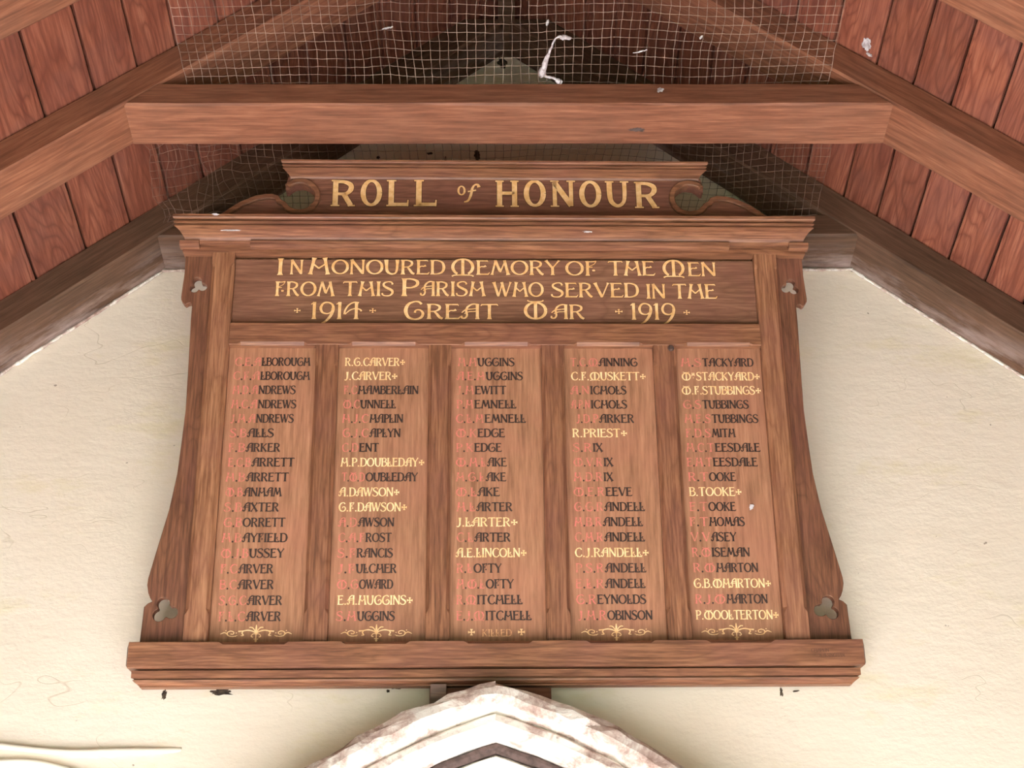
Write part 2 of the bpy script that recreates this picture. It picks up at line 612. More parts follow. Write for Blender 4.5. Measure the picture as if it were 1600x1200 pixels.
gaps = {-1: [-0.173, -0.032, 0.12, 0.2875, 0.472], 1: [-0.197, -0.042, 0.0875, 0.218, 0.361, 0.495]}
for s in (-1, 1):
    g = list(gaps[s])
    d = 0.157 if s < 0 else 0.14
    while g[0] - d > -W / CA - 0.05:
        g.insert(0, g[0] - d + random.uniform(-.008, .008))
    g.insert(0, -(W / CA))
    while g[-1] < (XS - W) / CA:
        g.append(g[-1] + d + random.uniform(-.008, .008))
    for a, b in zip(g[:-1], g[1:]):
        if b - a < 0.03:
            continue
        wd = b - a - 0.009
        # profile across the board: bead and quirk on its upper edge
        pr = [(0, .002), (.002, 0), (.010, 0), (.012, .004), (.0135, .004), (.015, 0), (wd - .002, 0), (wd, .002), (wd, .02), (0, .02)]
        V, F = loft([[(p - wd / 2, y, q) for p, q in pr] for y in (-(0.0 - YF) / 2, (0.0 - YF) / 2)])
        o = link('plank', mesh_of(V, F), M['plank'], ceil)
        t = (a + 0.0045 + wd / 2)                       # distance down the slope from the joint line
        ux, uz = s * CA, -SA
        nx, nz = s * SA, CA                            # outward (up) normal
        px, pz = s * W + t * ux, ZJ + HR / CA + t * uz
        lift = random.uniform(0, 0.0025)
        R = Matrix(((ux * s * s, 0, nx), (0, 1, 0), (uz, 0, nz))) if s > 0 else Matrix(((ux, 0, nx), (0, -1, 0), (uz, 0, nz)))
        o.matrix_basis = Matrix.Translation((px + nx * lift, (YF) / 2, pz + nz * lift)) @ R.to_4x4()

# ------------------------------------------------------------------ trusses
rnd = random.Random(3)
TL = ['timber rafter pair and collar standing hard against the cream gable wall',
      'timber rafter pair whose pale collar crosses the picture just above the crested board',
      'nearest timber rafter pair, only its pale lower edges showing in the two upper corners']


def bar_mesh(L, y0, y1, z0, z1, ch=0.006, cut0=None, cut1=None, wob=0.0012):
    """timber along local x with softly broken edges"""
    secs = []
    n = 14
    for i in range(n + 1):
        x = L * i / n
        w_ = lambda: rnd.uniform(-wob, wob)
        sec = []
        for yy, zz in ((y0 + ch, z0), (y1 - ch, z0), (y1, z0 + ch), (y1, z1 - ch), (y1 - ch, z1), (y0 + ch, z1), (y0, z1 - ch), (y0, z0 + ch)):
            xx = x
            if i == 0 and cut0 is not None: xx = cut0 * (zz - z0)
            if i == n and cut1 is not None: xx = L + cut1 * (zz - z0)
            sec.append((xx, yy + w_(), zz + w_()))
        secs.append(sec)
    return mesh_of(*loft(secs))


for k, yf in enumerate(FRONTS + [-3.9017, -4.4357]):
    root = empty('roof_truss', (0, yf, ZJ))
    if k < 3:
        tag(root, TL[k], 'truss')
    else:  # unseen forward trusses, added to shade the ridge
        tag(root, ['first', 'second', 'third', 'fourth', 'fifth', 'sixth'][k - 3] + ' timber rafter pair forward of the nearest one in the picture, unseen', 'truss')
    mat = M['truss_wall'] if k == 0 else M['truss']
    # collar
    zc0, zc1 = 0.005, 0.100
    c = link('collar_beam', bar_mesh(2 * W - 0.018, 0, DD, 0, zc1 - zc0, cut0=1.0 / TA, cut1=-1.0 / TA), mat, root)
    c.location = (-W + 0.009, 0.001, zc0)
    # rafters: underside from below the joint up to the ridge
    for s in (-1, 1):
        Lr = (XS) / CA
        me = bar_mesh(Lr, 0, DD, 0, HR, cut1=-TA)
        r = link('rafter', me, mat, root)
        ux, uz = -s * CA, SA                           # local x runs up the slope to the ridge
        nx, nz = s * SA, CA
        if s > 0:
            R = Matrix(((ux, 0, nx), (0, 1, 0), (uz, 0, nz)))
            me.transform(Matrix.Scale(-1, 4, (0, 1, 0))); me.transform(Matrix.Translation((0, DD, 0)))
        else:
            R = Matrix(((ux, 0, nx), (0, 1, 0), (uz, 0, nz)))
        st = (XS - W)
        r.matrix_basis = Matrix.Translation((s * XS, 0, -st * TA)) @ R.to_4x4()
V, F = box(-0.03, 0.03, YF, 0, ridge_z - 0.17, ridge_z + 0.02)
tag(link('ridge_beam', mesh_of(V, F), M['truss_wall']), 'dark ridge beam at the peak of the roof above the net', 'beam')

# ------------------------------------------------------------------ door arch of moulded stone
def arch_path(n=26):
    P = []
    a1 = math.acos(OFF / 1.4)
    for i in range(n + 1):
        t = -0.0 + a1 * i / n
        P.append((t,))
    return P


def arch_moulding(prof, name, parent, seed, jit=0.0025, base=0.0):
    """sweep (radius, y) profile along both arcs and down the jambs"""
    secs = []
    a1f = lambda r: math.acos(OFF / r)
    n = 44
    zs = [0.0, 1.0]
    for side in (-1, 1):
        seq = []
        for zz in zs:
            seq.append([(AX + side * (-OFF + r), y, zz) for r, y in prof])
        for i in range(n + 1):
            f = i / n
            sec = []
            for r, y in prof:
                t = a1f(r) * f
                rr = r + noise.noise(Vector((f * 30, r * 40, seed + side))) * jit * 2
                yy = y + noise.noise(Vector((f * 34, r * 40 + 9, seed + side))) * jit if y < -0.005 else y
                sec.append((AX + side * (-OFF + rr * math.cos(t)), yy, CZ + rr * math.sin(t)))
            seq.append(sec)
        for q in range(len(seq[-1])):
            x, y, z = seq[-1][q]
            seq[-1][q] = (AX, y, z)
        secs.append(loft(seq))
    V, F = join(secs)
    me = bpy.data.meshes.new(name)
    me.from_pydata(V, [], F)
    bm = bmesh.new(); bm.from_mesh(me)
    bmesh.ops.remove_doubles(bm, verts=bm.verts, dist=0.0008)
    bmesh.ops.recalc_face_normals(bm, faces=bm.faces)
    bm.to_mesh(me); bm.free()
    return link(name, me, M['lime'], parent)


arch = empty('door_arch', (0, 0, 0))
tag(arch, 'pointed moulded stone door arch in flaking white limewash, below the board', 'arch')
arch_moulding([(1.395, 0.0), (1.40, -0.08), (1.398, -0.130), (1.388, -0.155), (1.372, -0.167), (1.350, -0.170), (1.332, -0.162), (1.324, -0.148), (1.322, -0.120), (1.300, -0.118), (1.300, 0.0)],
              'hood_mould', arch, 1.0, jit=0.006)
arch_moulding([(1.318, 0.0), (1.318, -0.128), (1.308, -0.142), (1.290, -0.144), (1.278, -0.136), (1.273, -0.115), (1.270, -0.09), (1.270, 0.1), (1.30, 0.1), (1.30, 0.0)],
              'arch_roll', arch, 5.0)
arch_moulding([(1.246, 0.1), (1.246, -0.055), (1.236, -0.068), (1.195, -0.062), (1.170, -0.052), (1.15, -0.02), (1.15, 0.3), (1.2, 0.3), (1.2, 0.1)],
              'inner_arch', arch, 9.0)

bf = arch_moulding([(1.270, 0.09), (1.270, -0.070), (1.264, -0.076), (1.255, -0.076), (1.246, -0.066), (1.246, 0.09)], 'shade_fillet', arch, 13.0)  # dark strip paints the shade of a deep groove
bf.data.materials[0] = M['bare']  # grey standing for the shade in the groove, not bare stone
bf['label'] = 'grey strip coloured as the shade in the groove between the whitewashed mouldings'

# wooden block between board and arch
blk = empty('support_block', (-0.06, -0.04, 3.37))
tag(blk, 'small dark wooden block wedged between the board and the tip of the arch', 'block')
rr_ = 1.4045
bot = [(sx_, CZ + math.sqrt(rr_ ** 2 - (abs(sx_ - 0.06 - AX) + OFF) ** 2) - 3.37) for sx_ in [-0.153 + 0.31 * i / 12 for i in range(13)]]
me = mesh_of(*loft([[(a_, y, b_) for a_, b_ in bot] + [(0.157, y, 0.001), (-0.153, y, 0.001)] for y in (-0.035, 0.04)]))
link('block_body', me, M['block'], blk)
me = mesh_of(*loft([[(x, -0.036, -0.002), (x, -0.036, -0.048), (x, -0.062, -0.002)] for x in (-0.150, -0.110)]))
link('wedge', me, M['block'], blk)

# painted cables on the wall, lower left
def cable(pts, r, label):
    P = [Vector(p) for p in pts]
    Q = []
    for i in range(len(P) - 1):
        for j in range(6):
            t = j / 6
            p0, p1, p2, p3 = P[max(i - 1, 0)], P[i], P[i + 1], P[min(i + 2, len(P) - 1)]
            Q.append(0.5 * ((2 * p1) + (p2 - p0) * t + (2 * p0 - 5 * p1 + 4 * p2 - p3) * t * t + (3 * p1 - p0 - 3 * p2 + p3) * t ** 3))
    Q.append(P[-1])
    V, F = tube(Q, r, 8)
    tag(link('painted_cable', mesh_of(V, F), M['cable'], smooth=True), label, 'cable')


cable([(-1.75, -.004, 3.30), (-1.45, -.006, 3.275), (-1.30, -.006, 3.252), (-1.136, -.006, 3.234), (-1.0, -.005, 3.236), (-0.90, -.001, 3.238), (-.84, .006, 3.242)], 0.0085,
      'white painted cable along the plaster at the lower left, the upper one')
cable([(-1.75, -.004, 3.19), (-1.40, -.006, 3.198), (-1.29, -.006, 3.207), (-1.22, -.006, 3.208), (-1.15, -.006, 3.196), (-1.05, -.004, 3.165), (-.95, -.002, 3.12)], 0.0085,
      'white painted cable in the bottom left corner, bending down below the other')

# ------------------------------------------------------------------ memorial board
bu, bv, bn = Vector((0.99984001, 0.01589963, 0.00819472)), Vector((-0.00344097, -0.27860864, 0.96039855)), Vector((0.0175531, -0.9602731, -0.27850936))
board = empty('memorial_board')
board.matrix_world = Matrix(((bu.x, bv.x, bn.x, -0.0376), (bu.y, bv.y, bn.y, -0.12), (bu.z, bv.z, bn.z, 3.4818), (0, 0, 0, 1)))
tag(board, 'oak roll of honour board with gold lettering and five name columns on the wall', 'memorial board')
B = board


def chamfered(length_pts, half, w0, w1, ax, cmax, sides=(1, 1), centre=0.0, name='bar', mat=None, parent=None):
    """bar along local axis ax; length_pts = [(pos, chamfer 0..1)], chamfer on the two front edges"""
    secs = []
    for p, c in length_pts:
        cl, cr = cmax * c * sides[0] + 0.0012, cmax * c * sides[1] + 0.0012
        sec = [(-half, w0), (-half, w1 - cl), (-half + cl, w1), (half - cr, w1), (half, w1 - cr), (half, w0)]
        if ax == 1:
            secs.append([(centre + a, p, b) for a, b in sec])
        else:
            secs.append([(p, centre + a, b) for a, b in sec])
    return link(name, mesh_of(*loft(secs)), mat, parent or B)


# backing boards
V, F = box(-0.80, 0.80, -0.05, 1.19, -0.045, -0.034)
link('backing_board', mesh_of(V, F), M['oak_y'], B)
V, F = box(-0.60, 0.60, 1.19, 1.37, -0.045, -0.034)
# stiles and mullions with stopped chamfers
st = [(0.0, 0), (0.070, 0), (0.086, 1), (1.080, 1), (1.096, 0), (1.145, 0)]
for s in (-1, 1):
    chamfered(st, 0.0318, -0.045, 0.004, 1, 0.009, centre=s * 0.777, name='stile', mat=M['stile'])
ml = [(0.0, 0), (0.070, 0), (0.086, 1), (0.775, 1), (0.790, 0), (0.842, 0)]
for i in range(4):
    chamfered(ml, 0.0313, -0.034, 0.0, 1, 0.008, centre=(i - 1.5) * 0.3144, name='mullion', mat=M['oak_y'])
# rail below the heading, its lower edge chamfered over each panel
pc = [-0.6245, -0.3144, 0.0, 0.3144, 0.6245]
lp = [(-0.745, 0)]
for c in pc:
    lp += [(c - 0.098, 0), (c - 0.088, 1), (c + 0.088, 1), (c + 0.098, 0)]
lp.append((0.745, 0))
chamfered(lp, 0.0335, -0.034, 0.001, 0, 0.0075, sides=(1, 0), centre=0.8705, name='middle_rail', mat=M['oak_x'])
# bottom rail and the moulding below it
lp = [(-0.9455, 0.35), (-0.940, 0)]
for c in pc:
    lp += [(c - 0.088, 0), (c - 0.078, 1), (c + 0.078, 1), (c + 0.088, 0)]
lp += [(0.940, 0), (0.9455, 0.35)]
secs = []
for p, c in lp:
    e = 0.012 if abs(p) > 0.943 else 0.0
    cr, cl = 0.007 * (c if not e else 0) + 0.0012, 0.0012
    hi, lo = -0.004 - e, -0.070 + e * 0.6
    secs.append([(p, lo, -0.045), (p, lo, 0.020 - cl - e), (p, lo + cl, 0.020 - e), (p, hi - cr, 0.020 - e), (p, hi, 0.020 - cr - e), (p, hi, -0.045)])
link('bottom_rail', mesh_of(*loft(secs)), M['oak_x'], B)
prof = [(-0.045, -0.0665), (-0.016, -0.0665), (-0.016, -0.0735), (0.004, -0.0745), (0.004, -0.093), (-0.004, -0.0945), (-0.004, -0.0965), (0.003, -0.098), (0.002, -0.103), (-0.004, -0.107), (-0.010, -0.109), (-0.014, -0.110), (-0.014, -0.113), (-0.045, -0.113)]
inset = [.01, .01, .01, 0, 0, .006, .006, .003, .008, .014, .018, .019, .020, .020]
secs = []
for s in (-1, 1):
    secs.append([(s * (0.931 - e), v, w_) for (w_, v), e in zip(prof, inset)])
link('base_moulding', mesh_of(*loft(secs)), M['oak_x'], B)

# cornice
def crown(prof, umax, name, parent=B):
    """returned moulding: u extent follows the projection"""
    wm = max(p[0] for p in prof)
    secs = []
    for s in (-1, 1):
        secs.append([(s * (umax - (wm - max(w_, 0.0)) * 0.46), v, w_) for w_, v in prof])
    return link(name, mesh_of(*loft(secs)), M['oak_x'], parent)


crown([(-0.045, 1.145), (0.018, 1.145), (0.020, 1.154), (0.026, 1.161), (0.036, 1.1665), (0.048, 1.1715), (0.062, 1.1735), (0.070, 1.1735), (0.070, 1.1775), (0.060, 1.179), (0.060, 1.1815), (0.0735, 1.183), (0.0735, 1.1885), (0.060, 1.190), (0.060, 1.193),
       (0.0775, 1.195), (0.080, 1.198), (0.080, 1.2065), (-0.045, 1.2065)], 0.914, 'cornice')
# frieze under the cornice, with its bead
V, F = box(-0.893, 0.893, 1.124, 1.146, -0.034, 0.008)
link('top_rail', mesh_of(V, F), M['oak_x'], B)
bead = []
for u0, u1 in ((-0.700, 0.672), (0.845, 0.900), (-0.900, -0.845)):
    e = 0.012
    sec = lambda u: [(u, 1.131, 0.004), (u, 1.134, 0.018), (u, 1.138, 0.027), (u, 1.149, 0.029), (u, 1.152, 0.020), (u, 1.152, 0.004)]
    bead.append(loft([sec(u0), sec(u1)]))
link('bead_moulding', mesh_of(*join(bead)), M['oak_x'], B)

# crest: pediment with scrolled ends
def scroll_outline():
    c, r = (-0.570, 1.311), 0.044
    P = [(-0.815, 1.195), (-0.815, 1.228), (-0.7855, 1.2544), (-0.765, 1.272), (-0.735, 1.294), (-0.697, 1.3125), (-0.670, 1.318), (-0.650, 1.319), (-0.634, 1.318)]
    P += [(-0.626, 1.308), (-0.622, 1.296)]
    for a in range(205, 451, 12):
        t = math.radians(a)
        P.append((c[0] + r * math.cos(t), c[1] + r * math.sin(t)))
    P += [(-0.585, 1.352), (-0.596, 1.344), (-0.604, 1.335), (-0.612, 1.334), (-0.613, 1.350), (-0.606, 1.378), (-0.598, 1.390)]
    return P


left = scroll_outline()
out = left + [(-u, v) for u, v in left[::-1]]
link('crest_board', fillshape(out, [], -0.040, -0.006, 'crest'), M['crest'], B)


def ribbon3(pts, w, z0, z1):
    """raised flat band following 2-D points"""
    P = [Vector(p) for p in pts]
    secs = []
    for i, p in enumerate(P):
        d = (P[min(i + 1, len(P) - 1)] - P[max(i - 1, 0)]).normalized()
        nn = Vector((-d.y, d.x))
        a, b = p + nn * w / 2, p - nn * w / 2
        k = w * 0.16
        secs.append([(a.x, a.y, z0), (a.x, a.y, z1 - 0.003), (a.x - nn.x * k, a.y - nn.y * k, z1), (b.x + nn.x * k, b.y + nn.y * k, z1), (b.x, b.y, z1 - 0.003), (b.x, b.y, z0)])
    return loft(secs)


rim1 = [(-0.800, 1.236), (-0.785, 1.2475), (-0.765, 1.264), (-0.735, 1.286), (-0.697, 1.3045), (-0.670, 1.310), (-0.650, 1.311), (-0.636, 1.306), (-0.629, 1.294)]
c, r = (-0.570, 1.311), 0.052
for a in range(208, 451, 11):
    t = math.radians(a)
    rim1.append((c[0] + r * math.cos(t), c[1] + r * math.sin(t)))
rim1 += [(-0.586, 1.3605), (-0.600, 1.354), (-0.607, 1.345)]
for s in (-1, 1):
    V, F = ribbon3([(-s * u, v) for u, v in rim1], 0.0165, -0.030, 0.004)
    link('scroll_rim', mesh_of(V, F), M['oak_x'], B)
crown([(-0.040, 1.3715), (-0.002, 1.3715), (0.002, 1.3760), (0.010, 1.3790), (0.022, 1.381), (0.034, 1.382), (0.040, 1.382), (0.040, 1.385), (0.033, 1.3865), (0.033, 1.3885), (0.043, 1.390), (0.043, 1.3935), (0.034, 1.395), (0.034, 1.3965), (0.047, 1.397), (0.050, 1.399), (0.050, 1.405), (-0.040, 1.405)],
      0.6225, 'crest_cornice')

# side wings with pierced trefoils
def circ(c, r, a0, a1, n=9):
    return [(c[0] + r * math.cos(math.radians(a0 + (a1 - a0) * i / n)), c[1] + r * math.sin(math.radians(a0 + (a1 - a0) * i / n))) for i in range(n + 1)]


def trefoil(c, r, d, rot=0.0):
    P = []
    for k in range(3):
        a = 90 + 120 * k + rot
        cc = (c[0] + d * math.cos(math.radians(a)), c[1] + d * math.sin(math.radians(a)))
        P += circ(cc, r, a - 118, a + 118, 12)
    return P


wo = [(.800, 1.135), (.890, 1.135), (.889, 1.067), (.893, .995), (.892, .985), (.885, .975), (.879, .970), (.872, .975), (.866, .977), (.862, .973), (.860, .966), (.860, .920), (.857, .803), (.854, .650), (.8585, .540),
      (.8625, .463), (.876, .362), (.8985, .255), (.912, .190), (.9155, .172), (.9165, .155), (.912, .135), (.906, .121), (.8995, .112), (.911, .106), (.9197, .097), (.9225, .005), (.922, -.006), (.800, -.006)]
for s in (-1, 1):
    sh = [(s * u, v) for u, v in wo]
    h1 = trefoil((s * 0.8475, 1.031), 0.0125, 0.0135, -12 * s)
    h2 = trefoil((s * 0.8655, 0.088), 0.0165, 0.0185, -14 * s)
    link('side_wing', fillshape(sh, [h1, h2], -0.045, -0.021, 'wing', 0.0018), M['wing'], B)

# panels
hp = link('heading_panel', mesh_of(*box(-0.746, 0.746, 0.898, 1.115, -0.033, -0.022)), M['headp'], B)
bounds = [(-0.746, -0.5025), (-0.4405, -0.188), (-0.126, 0.126), (0.188, 0.4405), (0.5025, 0.746)]
panels = [link('name_panel', mesh_of(*box(a, b, -0.006, 0.840, -0.034, -0.0245)), M['namep'], B) for a, b in bounds]

# ------------------------------------------------------------------ lettering
def smooth_pts(pts, k=5):
    P = [Vector(p) for p in pts]
    Q = []
    for i in range(len(P) - 1):
        p0, p1, p2, p3 = P[max(i - 1, 0)], P[i], P[i + 1], P[min(i + 2, len(P) - 1)]
        for j in range(k):
            t = j / k
            Q.append(0.5 * ((2 * p1) + (p2 - p0) * t + (2 * p0 - 5 * p1 + 4 * p2 - p3) * t * t + (3 * p1 - p0 - 3 * p2 + p3) * t ** 3))
    Q.append(P[-1])
    return Q


TH, TN = 0.17, 0.085


def st_(x0, y0, x1, y1, w=TH, f0=1.7, f1=1.7):
    """stem with flared ends"""
    p, q = Vector((x0, y0)), Vector((x1, y1))
    return [(p, w * f0), (p.lerp(q, .05), w * (1 + (f0 - 1) * .45)), (p.lerp(q, .14), w), (p.lerp(q, .5), w * .94), (p.lerp(q, .86), w), (p.lerp(q, .95), w * (1 + (f1 - 1) * .45)), (q, w * f1)]


def ln(x0, y0, x1, y1, w=TN, w2=None):
    return [(Vector((x0, y0)), w), (Vector((x1, y1)), w if w2 is None else w2)]


def cv(pts, w):
    """smooth curve, w = width or list at control points"""
    Q = smooth_pts(pts)
    n = len(pts)
    ws = w if isinstance(w, (list, tuple)) else [w] * n
    out = []
    for i, q in enumerate(Q):
        t = i / (len(Q) - 1) * (n - 1)
        a = min(int(t), n - 2)
        out.append((q, ws[a] + (ws[a + 1] - ws[a]) * (t - a)))
    return out


def ell(cx, cy, rx, ry, a0=0, a1=360, thick=TH, thin=TN, n=22):
    out = []
    for i in range(n + 1):
        t = math.radians(a0 + (a1 - a0) * i / n)
        out.append((Vector((cx + rx * math.cos(t), cy + ry * math.sin(t))), thin + (thick - thin) * abs(math.cos(t)) ** 1.3))
    return out


def dot(x, y, r):
    return [(Vector((x - r, y)), r * .9), (Vector((x - r * .5, y)), r * 1.8), (Vector((x + r * .5, y)), r * 1.8), (Vector((x + r, y)), r * .9)]


G = {}
G['A'] = (.82, [st_(.70, 0, .70, 1.0, TH, 1.5, 1.2), cv([(.72, .97), (.50, .98), (.30, .80), (.24, .55), (.27, .25), (.18, .07), (.05, .10), (.06, .22)], [.08, .10, .12, .12, .11, .10, .10, .11]),
                cv([(.05, .42), (.22, .62), (.45, .66), (.68, .70)], [.06, .08, .07, .06]), cv([(.16, .36), (.34, .48), (.52, .50), (.68, .52)], [.05, .07, .06, .06])])
G['B'] = (.66, [st_(.12, 0, .12, 1), cv([(.10, .96), (.34, .97), (.52, .88), (.54, .72), (.40, .57), (.16, .54)], [.08, .09, .13, .14, .09, .07]),
                cv([(.16, .54), (.42, .54), (.60, .42), (.61, .22), (.42, .05), (.10, .04)], [.07, .09, .14, .15, .1, .08])])
G['C'] = (.78, [cv([(.70, .80), (.66, .93), (.46, .98), (.22, .85), (.10, .50), (.22, .14), (.46, .03), (.66, .10), (.74, .26)], [.16, .09, .08, .13, .18, .13, .08, .09, .13])])
G['D'] = (.78, [st_(.14, 0, .14, 1), cv([(.10, .955), (.38, .955), (.62, .82), (.70, .50), (.62, .18), (.38, .045), (.10, .045)], [.08, .09, .13, .18, .13, .09, .08])])
G['E'] = (.68, [st_(.14, 0, .14, 1), ln(.12, .955, .58, .955, .08, .10), ln(.57, .985, .60, .86, .05, .03), cv([(.16, .42), (.26, .56), (.40, .56), (.50, .62)], [.05, .08, .09, .16]),
                ln(.12, .045, .60, .045, .09, .10), ln(.58, .02, .68, .18, .10, .04)])
G['F'] = (.62, [st_(.16, 0, .16, 1), cv([(.12, .955), (.36, .95), (.58, .99)], [.08, .08, .10]), cv([(.56, .98), (.46, .78), (.20, .62)], [.05, .05, .04]), ln(.18, .58, .40, .58, .07), dot(.44, .36, .075)])
G['G'] = (.84, [cv([(.72, .84), (.62, .96), (.44, .98), (.20, .84), (.09, .50), (.20, .15), (.46, .03), (.70, .12), (.78, .34), (.68, .52), (.50, .52), (.46, .38)],
                   [.13, .10, .08, .14, .19, .14, .09, .13, .14, .09, .08, .12])])
G['H'] = (.92, [st_(.12, 0, .26, 1, TH * .95), st_(.82, 0, .68, 1, TH * .95), ln(.20, .66, .46, .36, .10, .09), ln(.44, .36, .74, .66, .09, .08)])
G['I'] = (.32, [st_(.16, 0, .16, 1)])
G['J'] = (.50, [cv([(.34, .98), (.34, .50), (.32, .18), (.18, -.02), (.04, .04)], [.26, .17, .16, .10, .12])])
G['K'] = (.76, [st_(.14, 0, .14, 1), cv([(.66, .96), (.44, .74), (.20, .50)], [.12, .08, .06]), st_(.28, .56, .66, .02, TH * .9, 1, 1.5)])
G['L'] = (.62, [st_(.14, 0, .14, 1), ln(.12, .045, .54, .045, .09, .10), ln(.52, .02, .60, .20, .10, .05), cv([(.18, .38), (.30, .46), (.40, .56)], [.04, .06, .12]), cv([(.30, .46), (.40, .30), (.48, .08)], [.05, .05, .05])])
G['M'] = (.98, [st_(.10, 0, .28, 1, TH * .7, 1.8, 1), st_(.26, 1, .50, .20, TH, 1.1, .6), ln(.50, .18, .74, .98, .09, .09), st_(.70, 1, .88, 0, TH, 1.1, 1.6)])
G['N'] = (.80, [st_(.12, 0, .12, 1, TH * .75), st_(.10, 1, .68, .04, TH, 1.2, .8), st_(.68, 0.02, .68, 1, TH * .75, .8, 1.7)])
G['O'] = (.88, [ell(.44, .5, .36, .46)])
G['P'] = (.66, [st_(.16, 0, .16, 1), cv([(.10, .955), (.38, .96), (.58, .84), (.58, .62), (.40, .48), (.18, .48)], [.08, .09, .14, .14, .09, .07])])
G['R'] = (.76, [st_(.14, 0, .14, 1), cv([(.10, .955), (.36, .96), (.56, .85), (.56, .66), (.40, .52), (.16, .50)], [.08, .09, .14, .14, .09, .07]), cv([(.34, .52), (.46, .34), (.58, .12), (.70, .03)], [.08, .15, .16, .14])])
G['S'] = (.66, [cv([(.56, .80), (.50, .95), (.32, .98), (.12, .88), (.12, .70), (.32, .54), (.52, .40), (.56, .22), (.42, .05), (.20, .03), (.06, .10), (.04, .22)],
                   [.13, .09, .08, .12, .14, .17, .17, .14, .10, .08, .10, .12])])
G['T'] = (.76, [st_(.38, 0, .38, .96, TH, 1.7, 1.1), ln(.04, .955, .72, .965, .09), ln(.02, .86, .08, .98, .05, .09), ln(.74, .88, .68, .99, .05, .09)])
G['U'] = (.80, [cv([(.12, 1.0), (.14, .60), (.18, .22), (.36, .04), (.56, .08), (.64, .30), (.66, .66), (.66, 1.0)], [.26, .17, .17, .12, .10, .14, .15, .24])])
G['V'] = (.80, [st_(.08, 1, .42, .02, TH, 1.6, .9), st_(.42, .02, .74, 1, .09, .9, 2.2)])
G['W'] = (1.06, [st_(.06, 1, .32, .02, TH, 1.6, .8), st_(.32, .02, .54, .96, .09, .8, 1), st_(.50, 1, .72, .02, TH, 1.2, .8), st_(.72, .02, 1.0, 1, .09, .8, 2.2)])
G['X'] = (.76, [st_(.08, 1, .68, 0, TH), st_(.66, 1, .08, 0, .09, 2.2, 2.2)])
G['Y'] = (.76, [st_(.38, 0, .38, .50, TH, 1.7, 1), st_(.06, 1, .38, .48, TH * .9, 1.6, .9), st_(.70, 1, .38, .48, .09, 2.2, .9)])
G['m'] = (1.16, [ell(.58, .50, .48, .46, -58, 238), st_(.58, .06, .58, .96, TH, 1.2, 1), cv([(.06, -.04), (.20, .03), (.58, .04), (.96, .03), (1.10, -.04)], [.10, .07, .08, .07, .10])])
G['w'] = (1.10, [ell(.55, .46, .46, .44), st_(.55, .06, .55, .94, TH, 1, 1.2), cv([(.18, 1.02), (.28, .96), (.55, .94), (.82, .96), (.92, 1.02)], [.09, .06, .07, .06, .09])])
G['.'] = (.34, [dot(.17, .07, .085)])
G['^'] = (.62, [st_(.10, .52, .18, .92, .07), st_(.18, .92, .28, .58, .07), st_(.28, .58, .38, .92, .07), st_(.38, .92, .46, .52, .07), dot(.28, .30, .06)])
cross = []
for a in range(4):
    d = Vector((math.cos(a * PI / 2), math.sin(a * PI / 2)))
    cross.append([(Vector((.36, .46)), .10), (Vector((.36, .46)) + d * .12, .10), (Vector((.36, .46)) + d * .30, .26)])
G['+'] = (.76, cross)
G['1'] = (.40, [st_(.22, 0, .22, 1, TH, 1.6, 1.1), ln(.06, .86, .22, .97, .05, .10)])
G['9'] = (.78, [cv([(.66, .66), (.62, .44), (.44, .32), (.20, .40), (.12, .66), (.24, .92), (.46, .97), (.66, .84), (.70, .56), (.58, .18), (.36, -.12), (.10, -.28)],
                   [.10, .08, .08, .12, .15, .11, .08, .12, .17, .16, .12, .05])])
G['4'] = (.86, [st_(.60, 0, .60, .98, TH, 1.7, 1.2), cv([(.72, .96), (.48, .98), (.24, .82), (.08, .52), (.05, .28)], [.08, .08, .09, .10, .12]), cv([(.08, .28), (.30, .52), (.56, .62), (.78, .56), (.84, .46)], [.06, .07, .07, .08, .11])])
# plain bold serif letters of the crest
P_ = {}
BT = 0.19
def serif(x, y, s=.17):
    return ln(x - s, y, x + s, y, .055)
def bs(x, w=BT):
    return [ln(x, .03, x, .97, w), serif(x, .027), serif(x, .973)]
P_['R'] = (.95, bs(.20) + [cv([(.14, .93), (.50, .93), (.76, .82), (.78, .64), (.60, .48), (.22, .47)], [.11, .12, .18, .19, .12, .10]), ln(.50, .50, .80, .03, .18, .18), serif(.82, .027, .14)])
P_['O'] = (.84, [ell(.42, .5, .33, .45, thick=.19, thin=.10)])
P_['L'] = (.86, bs(.20) + [ln(.16, .07, .78, .07, .13), ln(.78, .0, .80, .24, .06, .05)])
P_['H'] = (1.0, bs(.20) + bs(.80) + [ln(.20, .52, .80, .52, .12)])
P_['N'] = (1.0, bs(.18, .15) + [ln(.16, .95, .82, .05, .20), ln(.82, .03, .82, .97, .15), serif(.82, .973)])
P_['U'] = (.96, [cv([(.18, .97), (.18, .55), (.24, .22), (.48, .06), (.70, .20), (.76, .50), (.76, .97)], [.19, .19, .17, .12, .13, .15, .15]), serif(.18, .973), serif(.76, .973)])
P_['o'] = (.84, [ell(.42, .5, .34, .44, thick=.22, thin=.12)])
P_['f'] = (.76, [cv([(.92, .84), (.86, .98), (.66, .96), (.52, .74), (.44, .40), (.28, .10), (.04, .02)], [.20, .12, .09, .14, .14, .12, .07]), ln(.26, .60, .76, .68, .08)])


